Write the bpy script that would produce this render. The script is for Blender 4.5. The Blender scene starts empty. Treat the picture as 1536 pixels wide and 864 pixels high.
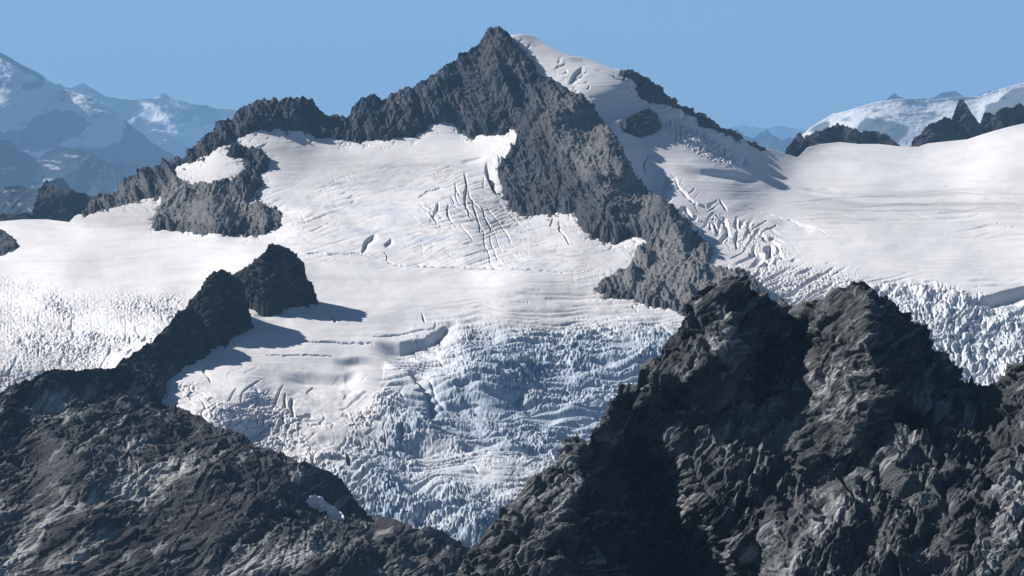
import bpy, math, random
import numpy as np
from mathutils.geometry import delaunay_2d_cdt
from mathutils import Vector

# ------------------------------------------------------------------ camera, sky, sun, exposure
F = 3951.0                      # focal length in pixels of the 1536 wide photograph
VH = 190.0                      # row of the horizon
ZC = 1000.0
PITCH = math.atan((432.0 - VH) / F)
scene = bpy.context.scene
cam_data = bpy.data.cameras.new("camera")
cam = bpy.data.objects.new("camera", cam_data)
scene.collection.objects.link(cam)
cam.location = (0, 0, ZC)
cam.rotation_euler = (math.pi / 2 - PITCH, 0, 0)
cam_data.sensor_width = 36.0
cam_data.lens = 36.0 * F / 1536.0
cam_data.clip_start = 5.0
cam_data.clip_end = 200000.0
scene.camera = cam

SUN_EL = 37.0
SUN_AZ_BEHIND = 20.0            # the sun stands to the left, a little behind the mountains
el, ab = math.radians(SUN_EL), math.radians(SUN_AZ_BEHIND)
SUN = Vector((-math.cos(ab) * math.cos(el), math.sin(ab) * math.cos(el), math.sin(el)))
sd = bpy.data.lights.new("sun", 'SUN')
sd.energy = 5.0
sd.angle = math.radians(0.5)
sd.color = (1.0, 0.97, 0.93)
sun = bpy.data.objects.new("sun", sd)
scene.collection.objects.link(sun)
sun.rotation_euler = SUN.to_track_quat('Z', 'Y').to_euler()
sun.location = (0, 0, 3000)

world = bpy.data.worlds.new("World")
scene.world = world
world.use_nodes = True
wn = world.node_tree
bg = wn.nodes['Background']
sky = wn.nodes.new('ShaderNodeTexSky')
sky.sky_type = 'NISHITA'
sky.sun_disc = False
sky.sun_elevation = el
sky.sun_rotation = math.atan2(SUN.x, SUN.y)
sky.altitude = 2600
sky.air_density = 0.5
sky.dust_density = 0.5
sky.ozone_density = 1.5
wn.links.new(sky.outputs[0], bg.inputs['Color'])
bg.inputs['Strength'].default_value = 0.06
scene.view_settings.view_transform = 'Standard'
scene.view_settings.look = 'None'
scene.view_settings.exposure = 0.8
scene.view_settings.gamma = 1.0
scene.view_settings.use_curve_mapping = False
HAZE_DENSITY = 2.1e-5
HAZE_COLOR = (0.31, 0.61, 1.0)

# ------------------------------------------------------------------ numpy helpers
rng = np.random.RandomState(7)
T2 = rng.rand(256, 256).astype(np.float32) * 2 - 1
T3 = rng.rand(64, 64, 64).astype(np.float32) * 2 - 1

def n2(x, y, seed=0):
    x = np.asarray(x, np.float32) + np.float32(seed * 37.17 % 251)
    y = np.asarray(y, np.float32) + np.float32(seed * 91.73 % 241)
    xi = np.floor(x).astype(np.int32); yi = np.floor(y).astype(np.int32)
    fx = x - xi; fy = y - yi
    fx = fx * fx * (3 - 2 * fx); fy = fy * fy * (3 - 2 * fy)
    x0 = xi & 255; x1 = (xi + 1) & 255; y0 = yi & 255; y1 = (yi + 1) & 255
    a = T2[x0, y0]; b = T2[x1, y0]; c = T2[x0, y1]; d = T2[x1, y1]
    return (a + (b - a) * fx) * (1 - fy) + (c + (d - c) * fx) * fy

def n3(x, y, z, seed=0):
    x = np.asarray(x, np.float32) + np.float32(seed * 13.17 % 61)
    y = np.asarray(y, np.float32) + np.float32(seed * 29.73 % 59)
    z = np.asarray(z, np.float32) + np.float32(seed * 7.31 % 53)
    xi = np.floor(x).astype(np.int32); yi = np.floor(y).astype(np.int32); zi = np.floor(z).astype(np.int32)
    fx = x - xi; fy = y - yi; fz = z - zi
    fx = fx * fx * (3 - 2 * fx); fy = fy * fy * (3 - 2 * fy); fz = fz * fz * (3 - 2 * fz)
    x0 = xi & 63; x1 = (xi + 1) & 63; y0 = yi & 63; y1 = (yi + 1) & 63; z0 = zi & 63; z1 = (zi + 1) & 63
    def pl(zz):
        a = T3[x0, y0, zz]; b = T3[x1, y0, zz]; c = T3[x0, y1, zz]; d = T3[x1, y1, zz]
        return (a + (b - a) * fx) * (1 - fy) + (c + (d - c) * fx) * fy
    p = pl(z0)
    return p + (pl(z1) - p) * fz

def fbm2(x, y, octs=5, seed=0, gain=0.5, ridged=False):
    s = 0; a = 1.0; t = 0
    for i in range(octs):
        n = n2(x, y, seed + i * 3)
        if ridged: n = 1 - 2 * np.abs(n)
        s = s + a * n; t += a; a *= gain
        x, y = (x * 0.8 - y * 0.6) * 2.03, (x * 0.6 + y * 0.8) * 2.03
    return s / t

def fbm3(x, y, z, octs=6, seed=0, gain=0.5, ridged=True):
    s = 0; a = 1.0; t = 0
    for i in range(octs):
        n = n3(x, y, z, seed + i * 3)
        if ridged: n = 1 - 2 * np.abs(n)
        s = s + a * n; t += a; a *= gain
        x, y, z = (x * 0.8 - y * 0.6) * 2.03, (x * 0.48 + y * 0.64 - z * 0.6) * 2.03, (x * 0.36 + y * 0.48 + z * 0.8) * 2.03
    return s / t

def worley(x, y, seed=0):
    """F1, F2, random value of the nearest cell, offset to it"""
    xi = np.floor(x).astype(np.int32); yi = np.floor(y).astype(np.int32)
    f1 = np.full(x.shape, 9.0, np.float32); f2 = f1.copy(); cid = np.zeros(x.shape, np.float32)
    ox = np.zeros(x.shape, np.float32); oy = ox.copy()
    for i in (-1, 0, 1):
        for j in (-1, 0, 1):
            cx = xi + i; cy = yi + j
            a = (cx + seed * 31) & 255; b = (cy + seed * 57) & 255
            px = cx + 0.5 + 0.48 * T2[a, b]; py = cy + 0.5 + 0.48 * T2[b, (a + 7) & 255]
            dx = (x - px).astype(np.float32); dy = (y - py).astype(np.float32)
            d = np.sqrt(dx * dx + dy * dy)
            m = d < f1
            f2 = np.where(m, f1, np.minimum(f2, d))
            cid = np.where(m, T2[(a + 91) & 255, (b + 13) & 255], cid)
            ox = np.where(m, dx, ox); oy = np.where(m, dy, oy)
            f1 = np.where(m, d, f1)
    return f1, f2, cid, ox, oy

def sst(a, b, x):
    t = np.clip((x - a) / (b - a), 0, 1)
    return t * t * (3 - 2 * t)

def blur(a, s):
    if s <= 0: return a
    r = int(s * 2.6) + 1
    k = np.exp(-0.5 * (np.arange(-r, r + 1) / s) ** 2); k /= k.sum()
    p = np.pad(a, ((r, r), (0, 0)), mode='edge'); o = np.zeros_like(a)
    for i in range(2 * r + 1): o += k[i] * p[i:i + a.shape[0]]
    p = np.pad(o, ((0, 0), (r, r)), mode='edge'); q = np.zeros_like(a)
    for i in range(2 * r + 1): q += k[i] * p[:, i:i + a.shape[1]]
    return q

class Raster:
    """a coarse field over the pixel frame of the photograph, used to lay out the terrain"""
    def __init__(s, data, u0, v0, step): s.d = data.astype(np.float32); s.u0 = u0; s.v0 = v0; s.st = step
    def __call__(s, u, v):
        x = (np.asarray(u) - s.u0) / s.st; y = (np.asarray(v) - s.v0) / s.st
        h, w = s.d.shape
        x = np.clip(x, 0, w - 1.001); y = np.clip(y, 0, h - 1.001)
        xi = x.astype(np.int32); yi = y.astype(np.int32); fx = (x - xi).astype(np.float32); fy = (y - yi).astype(np.float32)
        d = s.d
        return (d[yi, xi] * (1 - fx) + d[yi, xi + 1] * fx) * (1 - fy) + (d[yi + 1, xi] * (1 - fx) + d[yi + 1, xi + 1] * fx) * fy

U0, U1, V0, V1 = -240, 1780, -40, 1000
def axes(step):
    return np.meshgrid(np.arange(U0, U1 + step, step, dtype=np.float64), np.arange(V0, V1 + step, step, dtype=np.float64))

def depth_field(pts, sig, edges=(), step=4):
    """depth through control points, planar between them (inverse depth is linear on screen)"""
    P = [Vector((p[0], p[1])) for p in pts]; inv = np.array([1.0 / p[2] for p in pts])
    r = delaunay_2d_cdt(P, list(edges), [], 0, 1e-4)
    vv, _, ff, ov = r[0], r[1], r[2], r[3]
    val = np.array([inv[o[0]] if len(o) else np.nan for o in ov])
    UU, VV = axes(step); out = np.full(UU.shape, np.nan)
    for f in ff:
        a, b, c = [np.array(vv[i]) for i in f[:3]]
        d = (b[1] - c[1]) * (a[0] - c[0]) + (c[0] - b[0]) * (a[1] - c[1])
        if abs(d) < 1e-9: continue
        x0 = max(0, int((min(a[0], b[0], c[0]) - U0) / step)); x1 = int((max(a[0], b[0], c[0]) - U0) / step) + 2
        y0 = max(0, int((min(a[1], b[1], c[1]) - V0) / step)); y1 = int((max(a[1], b[1], c[1]) - V0) / step) + 2
        u = UU[y0:y1, x0:x1]; v = VV[y0:y1, x0:x1]
        l1 = ((b[1] - c[1]) * (u - c[0]) + (c[0] - b[0]) * (v - c[1])) / d
        l2 = ((c[1] - a[1]) * (u - c[0]) + (a[0] - c[0]) * (v - c[1])) / d
        l3 = 1 - l1 - l2
        m = (l1 >= -1e-6) & (l2 >= -1e-6) & (l3 >= -1e-6)
        w = l1 * val[f[0]] + l2 * val[f[1]] + l3 * val[f[2]]
        out[y0:y1, x0:x1][m] = w[m]
    bad = np.isnan(out)
    if bad.any():
        bu = UU[bad]; bv = VV[bad]
        pa = np.array([(p[0], p[1]) for p in pts], float)
        num = np.zeros(bu.shape); den = np.zeros(bu.shape)
        for (x, y), i in zip(pa, inv):
            w = 1.0 / ((bu - x) ** 2 + (bv - y) ** 2 + 1) ** 2
            num += w * i; den += w
        out[bad] = num / den
    if np.isscalar(sig): return Raster(blur(out, sig / step), U0, V0, step)
    a = blur(out, sig[0] / step); b = blur(out, sig[1] / step)
    UU, VV = axes(step); m = sig[2](UU, VV)
    return Raster(a * m + b * (1 - m), U0, V0, step)

def poly_mask(polys, soft=1.5, step=2):
    UU, VV = axes(step); m = np.zeros(UU.shape, bool)
    for poly in polys:
        p = np.array(poly, float)
        x0 = max(0, int((p[:, 0].min() - U0) / step)); x1 = int((p[:, 0].max() - U0) / step) + 2
        y0 = max(0, int((p[:, 1].min() - V0) / step)); y1 = int((p[:, 1].max() - V0) / step) + 2
        u = UU[y0:y1, x0:x1]; v = VV[y0:y1, x0:x1]; k = np.zeros(u.shape, bool)
        for (xa, ya), (xb, yb) in zip(p, np.roll(p, -1, 0)):
            if ya == yb: continue
            k ^= ((ya > v) != (yb > v)) & (u < (xb - xa) * (v - ya) / (yb - ya) + xa)
        m[y0:y1, x0:x1] |= k
    return Raster(blur(m.astype(np.float64), soft / step), U0, V0, step)

def line_dist(u, v, pts):
    """distance to a polyline and the signed side (positive right of its direction), arc position 0..1"""
    best = np.full(u.shape, 1e9, np.float32); side = np.zeros(u.shape, np.float32); arc = np.zeros(u.shape, np.float32)
    p = np.array(pts, float); L = np.hypot(*(p[1:] - p[:-1]).T); tot = L.sum(); acc = 0
    for i in range(len(p) - 1):
        d = (p[i + 1] - p[i]) / L[i]; rx = u - p[i][0]; ry = v - p[i][1]
        t = np.clip(rx * d[0] + ry * d[1], 0, L[i])
        qx = rx - t * d[0]; qy = ry - t * d[1]; q = np.hypot(qx, qy)
        m = q < best
        best = np.where(m, q, best); side = np.where(m, np.sign(d[0] * ry - d[1] * rx), side); arc = np.where(m, (acc + t) / tot, arc)
        acc += L[i]
    return best, side, arc

def W(u, v, D):
    cx = (u - 768.0) / F * D; cz = (432.0 - v) / F * D
    c, s = math.cos(PITCH), math.sin(PITCH)
    return np.stack([cx, D * c + cz * s, ZC - D * s + cz * c], -1)

def interp(pts, u):
    p = np.array(pts, float); return np.interp(u, p[:, 0], p[:, 1])

def normals(P):
    a = np.gradient(P, axis=1); b = np.gradient(P, axis=0)
    n = np.cross(b, a)
    n /= np.linalg.norm(n, axis=2, keepdims=True) + 1e-9
    f = np.sign((n * (P - np.array([0, 0, ZC]))).sum(2).mean()) 
    return -n * f

# ------------------------------------------------------------------ mesh output
def tag(o, label, cat, kind=None, group=None):
    o['label'] = label; o['category'] = cat
    if kind: o['kind'] = kind
    if group: o['group'] = group
    return o

def mesh_obj(name, P, mat, keep=None, attrs=None, parent=None):
    nr, nc = P.shape[:2]
    idx = np.arange(nr * nc).reshape(nr, nc)
    q = np.stack([idx[:-1, :-1], idx[1:, :-1], idx[1:, 1:], idx[:-1, 1:]], -1).reshape(-1, 4)
    if keep is not None:
        k = keep.reshape(-1)
        q = q[k[q].any(1)]
    used = np.zeros(nr * nc, bool); used[q.ravel()] = True
    remap = np.cumsum(used) - 1
    q = remap[q]; V = P.reshape(-1, 3)[used].astype(np.float32)
    # faces look at the camera's side
    s = q[:: max(1, len(q) // 4000)]
    nn = np.cross(V[s[:, 1]] - V[s[:, 0]], V[s[:, 2]] - V[s[:, 0]])
    if (nn * (V[s[:, 0]] - np.array([0, 0, ZC]))).sum() > 0: q = q[:, ::-1]
    me = bpy.data.meshes.new(name)
    me.vertices.add(len(V)); me.vertices.foreach_set('co', V.ravel())
    me.loops.add(q.size); me.loops.foreach_set('vertex_index', q.ravel().astype(np.int32))
    me.polygons.add(len(q)); me.polygons.foreach_set('loop_start', np.arange(0, q.size, 4, dtype=np.int32))
    me.polygons.foreach_set('loop_total', np.full(len(q), 4, np.int32))
    me.polygons.foreach_set('use_smooth', np.ones(len(q), bool))
    for k, a in (attrs or {}).items():
        at = me.attributes.new(k, 'FLOAT', 'POINT'); at.data.foreach_set('value', a.reshape(-1)[used].astype(np.float32))
    me.update(calc_edges=True)
    me.materials.append(mat)
    o = bpy.data.objects.new(name, me)
    scene.collection.objects.link(o)
    if parent: o.parent = parent
    return o

def add_back(P, n=14, reach=400.0, slope=0.9, grow=1.35):
    """the far side of a crest, falling away behind it"""
    top = P[0]; d = top.copy(); d[:, 2] = 0; d /= np.linalg.norm(d, axis=1, keepdims=True)
    st = np.cumsum(grow ** np.arange(n)); st = st / st[-1] * reach
    rows = []
    for k, s in enumerate(st):
        r = top + d * s
        wob = n3(r[:, 0] / 60, r[:, 1] / 60, r[:, 2] / 60, 5) * min(s * 0.25, 25)
        r[:, 2] -= s * slope + np.abs(wob)
        rows.append(r)
    return np.concatenate([np.array(rows[::-1]), P], 0), n

def add_front(P, n=4, reach=300.0, slope=0.9):
    bot = P[-1]; d = bot.copy(); d[:, 2] = 0; d /= np.linalg.norm(d, axis=1, keepdims=True)
    rows = []
    for k in range(1, n + 1):
        r = bot - d * reach * k / n; r[:, 2] -= reach * k / n * slope; rows.append(r)
    return np.concatenate([P, np.array(rows)], 0), n

def pad_attr(a, nb, nf):
    return np.concatenate([np.repeat(a[:1], nb, 0), a, np.repeat(a[-1:], nf, 0)], 0)

# ------------------------------------------------------------------ materials
def nodes(name):
    m = bpy.data.materials.new(name); m.use_nodes = True
    nt = m.node_tree; b = nt.nodes['Principled BSDF']
    return m, nt, b

def N(nt, t, **kw):
    n = nt.nodes.new(t)
    for k, v in kw.items():
        if k.startswith('i_'): n.inputs[k[2:].replace('_', ' ')].default_value = v
        else: setattr(n, k, v)
    return n

def mapped(nt, scale, rot=(0, 0, 0), stretch=(1, 1, 1)):
    tc = N(nt, 'ShaderNodeTexCoord'); m0 = N(nt, 'ShaderNodeMapping'); mp = N(nt, 'ShaderNodeMapping')
    m0.inputs['Rotation'].default_value = rot
    mp.inputs['Scale'].default_value = [scale * s for s in stretch]
    nt.links.new(tc.outputs['Object'], m0.inputs['Vector']); nt.links.new(m0.outputs[0], mp.inputs['Vector'])
    return mp.outputs['Vector']

def noise(nt, vec, detail=6, rough=0.6, scale=1.0, dist=0.0):
    n = N(nt, 'ShaderNodeTexNoise'); n.inputs['Scale'].default_value = scale
    n.inputs['Detail'].default_value = detail; n.inputs['Roughness'].default_value = rough; n.inputs['Distortion'].default_value = dist
    nt.links.new(vec, n.inputs['Vector']); return n.outputs['Fac']

def ramp(nt, fac, a, b, ca=(0, 0, 0, 1), cb=(1, 1, 1, 1)):
    r = N(nt, 'ShaderNodeValToRGB'); r.color_ramp.elements[0].position = a; r.color_ramp.elements[1].position = b
    r.color_ramp.elements[0].color = ca; r.color_ramp.elements[1].color = cb
    nt.links.new(fac, r.inputs['Fac']); return r.outputs['Color']

def mix(nt, fac, a, b, mode='MIX'):
    m = N(nt, 'ShaderNodeMix', data_type='RGBA', blend_type=mode)
    if isinstance(fac, float): m.inputs[0].default_value = fac
    else: nt.links.new(fac, m.inputs[0])
    for s, i in ((a, 6), (b, 7)):
        if isinstance(s, tuple): m.inputs[i].default_value = s
        else: nt.links.new(s, m.inputs[i])
    return m.outputs[2]

def attr(nt, name):
    a = N(nt, 'ShaderNodeAttribute', attribute_name=name); return a.outputs['Fac']

def rock_mat(name, dark, light, warm, s=1.0, bump=1.0, rot=(0, 0, 0), stretch=(1, 1, 1), lichen=None, snow=False, patch=None):
    m, nt, b = nodes(name)
    v1 = mapped(nt, 1 / (60 * s), rot, stretch); v2 = mapped(nt, 1 / (9 * s), rot, stretch); v3 = mapped(nt, 1 / (220 * s))
    f1 = noise(nt, v1, 8, 0.65, 1, 0.6); f2 = noise(nt, v2, 6, 0.7); f3 = noise(nt, v3, 4, 0.55)
    c = mix(nt, ramp(nt, f1, 0.36, 0.66), tuple(dark) + (1,), tuple(light) + (1,))
    c = mix(nt, ramp(nt, f3, 0.48, 0.66), c, tuple(warm) + (1,))
    g = ramp(nt, f2, 0.3, 0.7, (0.62, 0.62, 0.62, 1), (1.35, 1.35, 1.35, 1))
    c = mix(nt, 1.0, c, g, 'MULTIPLY')
    if lichen:
        vl = mapped(nt, 1 / (35 * s)); fl = noise(nt, vl, 5, 0.7)
        c = mix(nt, ramp(nt, fl, 0.58, 0.7), c, tuple(lichen) + (1,))
    if patch:
        c = mix(nt, attr(nt, 'patch'), c, mix(nt, 1.0, tuple(patch) + (1,), g, 'MULTIPLY'))
    if snow:
        c = mix(nt, attr(nt, 'snow'), c, (0.8, 0.79, 0.78, 1))
    nt.links.new(c, b.inputs['Base Color'])
    b.inputs['Roughness'].default_value = 0.9
    b.inputs['Specular IOR Level'].default_value = 0.15
    vo = N(nt, 'ShaderNodeTexVoronoi', feature='F1'); vo.inputs['Scale'].default_value = 1
    nt.links.new(mapped(nt, 1 / (5 * s), rot, stretch), vo.inputs['Vector'])
    ad = N(nt, 'ShaderNodeMath', operation='ADD'); nt.links.new(f2, ad.inputs[0])
    ml = N(nt, 'ShaderNodeMath', operation='MULTIPLY'); ml.inputs[1].default_value = 0.45
    nt.links.new(vo.outputs['Distance'], ml.inputs[0]); nt.links.new(ml.outputs[0], ad.inputs[1])
    bu = N(nt, 'ShaderNodeBump'); bu.inputs['Strength'].default_value = 0.8; bu.inputs['Distance'].default_value = 4.0 * s * bump
    nt.links.new(ad.outputs[0], bu.inputs['Height']); nt.links.new(bu.outputs[0], b.inputs['Normal'])
    return m

def snow_mat(name):
    m, nt, b = nodes(name)
    f1 = noise(nt, mapped(nt, 1 / 90.0, (0, 0, 0.4), (1, 0.35, 1)), 7, 0.6, 1, 0.4)
    c = mix(nt, ramp(nt, f1, 0.35, 0.7), (0.65, 0.63, 0.625, 1), (0.565, 0.545, 0.535, 1))
    c = mix(nt, attr(nt, 'dirt'), c, (0.36, 0.345, 0.34, 1))
    c = mix(nt, attr(nt, 'ice'), c, (0.17, 0.285, 0.405, 1))
    nt.links.new(c, b.inputs['Base Color'])
    b.inputs['Roughness'].default_value = 0.75
    b.inputs['Specular IOR Level'].default_value = 0.1
    f2 = noise(nt, mapped(nt, 1 / 7.0), 5, 0.6)
    bu = N(nt, 'ShaderNodeBump'); bu.inputs['Strength'].default_value = 0.35; bu.inputs['Distance'].default_value = 1.2
    nt.links.new(f2, bu.inputs['Height']); nt.links.new(bu.outputs[0], b.inputs['Normal'])
    return m

M_snow = snow_mat('glacier_snow')
M_peak = rock_mat('peak_rock', (0.014, 0.018, 0.028), (0.078, 0.081, 0.088), (0.05, 0.046, 0.046), s=0.9, bump=1.2, rot=(0, -0.9, 0), stretch=(0.45, 1, 1), patch=(0.16, 0.152, 0.147))
M_tower = rock_mat('tower_rock', (0.012, 0.013, 0.017), (0.05, 0.05, 0.052), (0.035, 0.032, 0.03), s=0.7, bump=1.2)
M_crag = rock_mat('crag_rock', (0.011, 0.012, 0.0145), (0.125, 0.13, 0.134), (0.045, 0.047, 0.048), s=0.3, bump=2.0, rot=(0, 0.75, 0), stretch=(0.33, 0.8, 1.1), lichen=(0.055, 0.06, 0.045), patch=(0.30, 0.305, 0.305))
M_near = rock_mat('slope_rock', (0.010, 0.0105, 0.013), (0.085, 0.084, 0.084), (0.024, 0.017, 0.019), s=0.5, bump=1.4, rot=(0.0, 0.5, 0.0), stretch=(0.4, 1, 1.1), lichen=(0.02, 0.021, 0.018), patch=(0.36, 0.355, 0.345))
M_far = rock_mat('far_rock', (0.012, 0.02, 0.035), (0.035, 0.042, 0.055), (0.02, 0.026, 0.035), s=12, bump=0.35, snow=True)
M_valley = rock_mat('valley_forest', (0.03, 0.04, 0.03), (0.07, 0.075, 0.06), (0.06, 0.055, 0.045), s=20)

# ------------------------------------------------------------------ the great peak and its glaciers: layout
SKY_MAIN = [(-240, 345), (-60, 336), (0, 332), (35, 329), (70, 329), (104, 333), (112, 324), (128, 317), (153, 305), (174, 298), (191, 281), (212, 270), (222, 260), (243, 255), (257, 241), (278, 239),
            (295, 224), (312, 206), (326, 192), (335, 179), (359, 169), (378, 160), (394, 151), (411, 148), (423, 153), (435, 150), (453, 151), (461, 157), (466, 151), (470, 160), (480, 172), (494, 180),
            (508, 179), (525, 173), (528, 164), (540, 157), (557, 147), (565, 146), (577, 146), (595, 139), (612, 136), (626, 134), (640, 125), (654, 115), (675, 101), (689, 98), (710, 80), (727, 63),
            (737, 54), (746, 48), (755, 50), (762, 53), (787, 51), (801, 54), (821, 68), (839, 77), (856, 84), (874, 86), (894, 94), (919, 103), (943, 104), (957, 109), (974, 119), (985, 129), (999, 145),
            (1016, 155), (1033, 164), (1051, 171), (1064, 179), (1078, 190), (1096, 196), (1106, 202), (1117, 208), (1130, 212), (1144, 220), (1179, 231), (1196, 236), (1201, 232), (1211, 221), (1232, 216),
            (1260, 213), (1288, 216), (1319, 216), (1354, 220), (1378, 220), (1392, 215), (1451, 209), (1475, 201), (1510, 191), (1536, 185), (1600, 172), (1780, 150)]
BOT_MAIN = [(-700, 760), (-240, 760), (0, 680), (180, 610), (240, 660), (330, 700), (450, 770), (560, 840), (700, 880), (770, 850), (870, 790), (960, 740), (1050, 680), (1130, 660), (1300, 680), (1440, 740), (1480, 760), (1780, 800), (2300, 820)]

POLY_RIDGE = [(100, 312), (128, 300), (200, 250), (330, 150), (400, 120), (500, 140), (640, 90), (746, 20), (762, 51), (769, 65), (783, 82), (801, 103), (815, 121), (839, 125), (853, 138), (874, 152), (891, 164),
              (897, 179), (908, 191), (922, 207), (929, 228), (948, 256), (964, 280), (986, 303), (1008, 325), (1029, 342), (1050, 360), (1069, 381), (1060, 397), (1078, 405), (1102, 410), (1123, 422), (1145, 450),
              (1145, 475), (1060, 476), (1029, 469), (994, 459), (953, 450), (915, 443), (892, 431), (922, 417), (946, 405), (953, 384), (977, 369), (965, 351), (942, 356), (925, 369), (910, 362), (887, 355),
              (875, 342), (866, 325), (870, 311), (852, 316), (828, 318), (804, 319), (780, 318), (766, 304), (752, 273), (745, 252), (766, 228), (778, 202), (775, 192), (769, 190), (760, 199), (740, 203),
              (721, 201), (706, 207), (692, 200), (684, 190), (680, 183), (668, 181), (647, 188), (623, 200), (585, 208), (543, 211), (508, 209), (473, 202), (449, 195), (418, 191), (376, 195), (355, 207), (328, 221),
              (299, 235), (280, 243), (260, 251), (264, 265), (288, 279), (323, 281), (351, 273), (373, 256), (368, 238), (345, 232), (351, 220), (375, 222), (403, 239), (398, 255), (385, 263), (396, 276),
              (380, 290), (368, 305), (399, 312), (422, 320), (420, 338), (399, 350), (375, 352), (347, 351), (278, 347), (236, 342), (231, 335), (240, 307), (243, 291), (222, 295), (180, 307), (128, 321)]
POLY_SHOULDER = [(943, 60), (957, 109), (1117, 190), (1130, 208), (1106, 207), (1082, 197), (1061, 188), (1047, 185), (1044, 173), (1023, 164), (999, 153), (974, 150), (960, 145), (960, 131), (950, 118), (934, 108)]
POLY_KNOLL = [(1118, 190), (1130, 205), (1150, 215), (1150, 223), (1138, 222), (1120, 212)]
POLY_OUTCROP = [(932, 190), (940, 180), (957, 173), (971, 166), (986, 175), (990, 193), (975, 200), (960, 203), (940, 198)]
POLY_EDGE = [(-240, 335), (-20, 342), (0, 345), (10, 352), (18, 362), (27, 367), (20, 374), (0, 380), (-60, 400), (-240, 420)]

m_ridge = poly_mask([POLY_RIDGE], 2.0)
m_shoulder = poly_mask([POLY_SHOULDER], 2.0)
m_knoll = poly_mask([POLY_KNOLL], 1.6)
m_outcrop = poly_mask([POLY_OUTCROP], 2.0)
m_edge = poly_mask([POLY_EDGE], 2.0)
m_rock_soft = poly_mask([POLY_RIDGE, POLY_SHOULDER], 10.0, 4)

MAIN_PTS = [(-240, 345, 5200), (0, 331, 5250), (104, 333, 5230), (128, 318, 5330), (191, 281, 5380), (257, 241, 5420), (335, 179, 5480), (411, 148, 5520), (494, 180, 5540), (565, 146, 5590), (640, 125, 5640),
            (689, 98, 5670), (746, 48, 5720), (801, 54, 5700), (856, 84, 5665), (943, 103, 5640), (999, 143, 5700), (1064, 176, 5840), (1117, 207, 6000), (1150, 222, 6090), (1196, 235, 6230), (1260, 213, 6600), (1378, 220, 6600),
            (1451, 209, 6700), (1536, 185, 6800), (1780, 150, 6900),
            (278, 347, 5000), (375, 352, 4950), (424, 319, 5050), (230, 335, 5080), (376, 195, 5400), (449, 195, 5430), (543, 210, 5470), (647, 188, 5500), (692, 203, 5490), (759, 200, 5400), (180, 320, 5200), (300, 290, 5180),
            (264, 265, 5300), (323, 281, 5200), (373, 255, 5280), (400, 240, 5300),
            # the long rock rib that comes down to the right
            (783, 82, 5640), (815, 122, 5520), (853, 138, 5450), (891, 164, 5360), (926, 209, 5210), (948, 256, 5050), (995, 308, 4830), (1029, 342, 4680), (1069, 381, 4540), (1123, 422, 4300),
            (745, 120, 5530), (700, 150, 5560), (870, 240, 5150), (910, 300, 4900), (960, 340, 4750), (840, 190, 5290),
            (766, 228, 5300), (752, 273, 5200), (780, 318, 5050), (832, 318, 4980), (870, 311, 4930), (875, 342, 4830), (915, 363, 4740), (965, 351, 4700), (953, 384, 4570), (892, 431, 4260), (953, 450, 4170),
            (1029, 469, 4080), (1145, 478, 4020), (1020, 400, 4420),
            # beyond the rib
            (905, 174, 5440), (940, 207, 5400), (962, 250, 5290), (985, 285, 5150), (1015, 308, 5000), (1050, 345, 4850), (1090, 378, 4650), (1150, 420, 4380),
            (960, 202, 5430), (900, 125, 5560), (850, 110, 5565), (1000, 200, 5490), (1060, 225, 5500), (1000, 250, 5310), (1100, 260, 5400), (1100, 330, 5020), (1200, 400, 4550), (1200, 260, 5900), (1300, 260, 5900),
            (1300, 330, 5150), (1300, 400, 4600), (1450, 260, 6000), (1450, 330, 5250), (1450, 415, 4550), (1536, 430, 4500), (1780, 420, 4500), (1180, 455, 4250), (1300, 480, 4230), (1400, 480, 4260),
            (1480, 600, 3950), (1536, 600, 3950), (1780, 640, 3900), (1400, 640, 3800), (1300, 560, 3950), (1100, 560, 3700),
            # the glacier under the ridge
            (600, 240, 5360), (450, 250, 5300), (700, 240, 5330), (450, 300, 5120), (600, 300, 5100), (700, 300, 5060), (600, 360, 4720), (450, 372, 4650), (800, 370, 4680), (600, 397, 4480), (700, 405, 4440),
            (850, 415, 4360), (330, 380, 4680), (100, 370, 4750), (0, 380, 4750), (200, 390, 4600),
            # the basin
            (600, 440, 4060), (750, 440, 4080), (300, 400, 4500), (450, 440, 3950), (100, 430, 4150), (200, 470, 3850), (100, 520, 3640), (0, 560, 3450), (150, 560, 3500), (-240, 560, 3450), (-240, 680, 3200),
            (0, 640, 3250), (-240, 430, 4200),
            # the icefall
            (600, 510, 3640), (750, 500, 3740), (900, 510, 3850), (1000, 500, 3930), (480, 500, 3600), (550, 480, 3720), (400, 540, 3430), (300, 560, 3340), (500, 560, 3420), (600, 600, 3320), (750, 600, 3360),
            (900, 600, 3480), (400, 640, 3150), (550, 680, 3080), (700, 700, 3080), (850, 680, 3180), (650, 790, 2880), (750, 790, 2900), (560, 820, 2850), (700, 890, 2740), (960, 660, 3350), (240, 600, 3120),
            (320, 640, 3000), (330, 700, 2920), (450, 770, 2850), (180, 610, 3150), (365, 445, 3780), (420, 443, 3830), (377, 508, 3560), (319, 527, 3440), (255, 544, 3350), (235, 580, 3200),
            (1480, 780, 3450), (1780, 820, 3450), (1350, 780, 3400), (1150, 780, 3250), (1000, 780, 3120), (-240, 800, 2950), (0, 760, 2950)]
D_MAIN = depth_field(MAIN_PTS, (6.0, 17.0, m_rock_soft))

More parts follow.
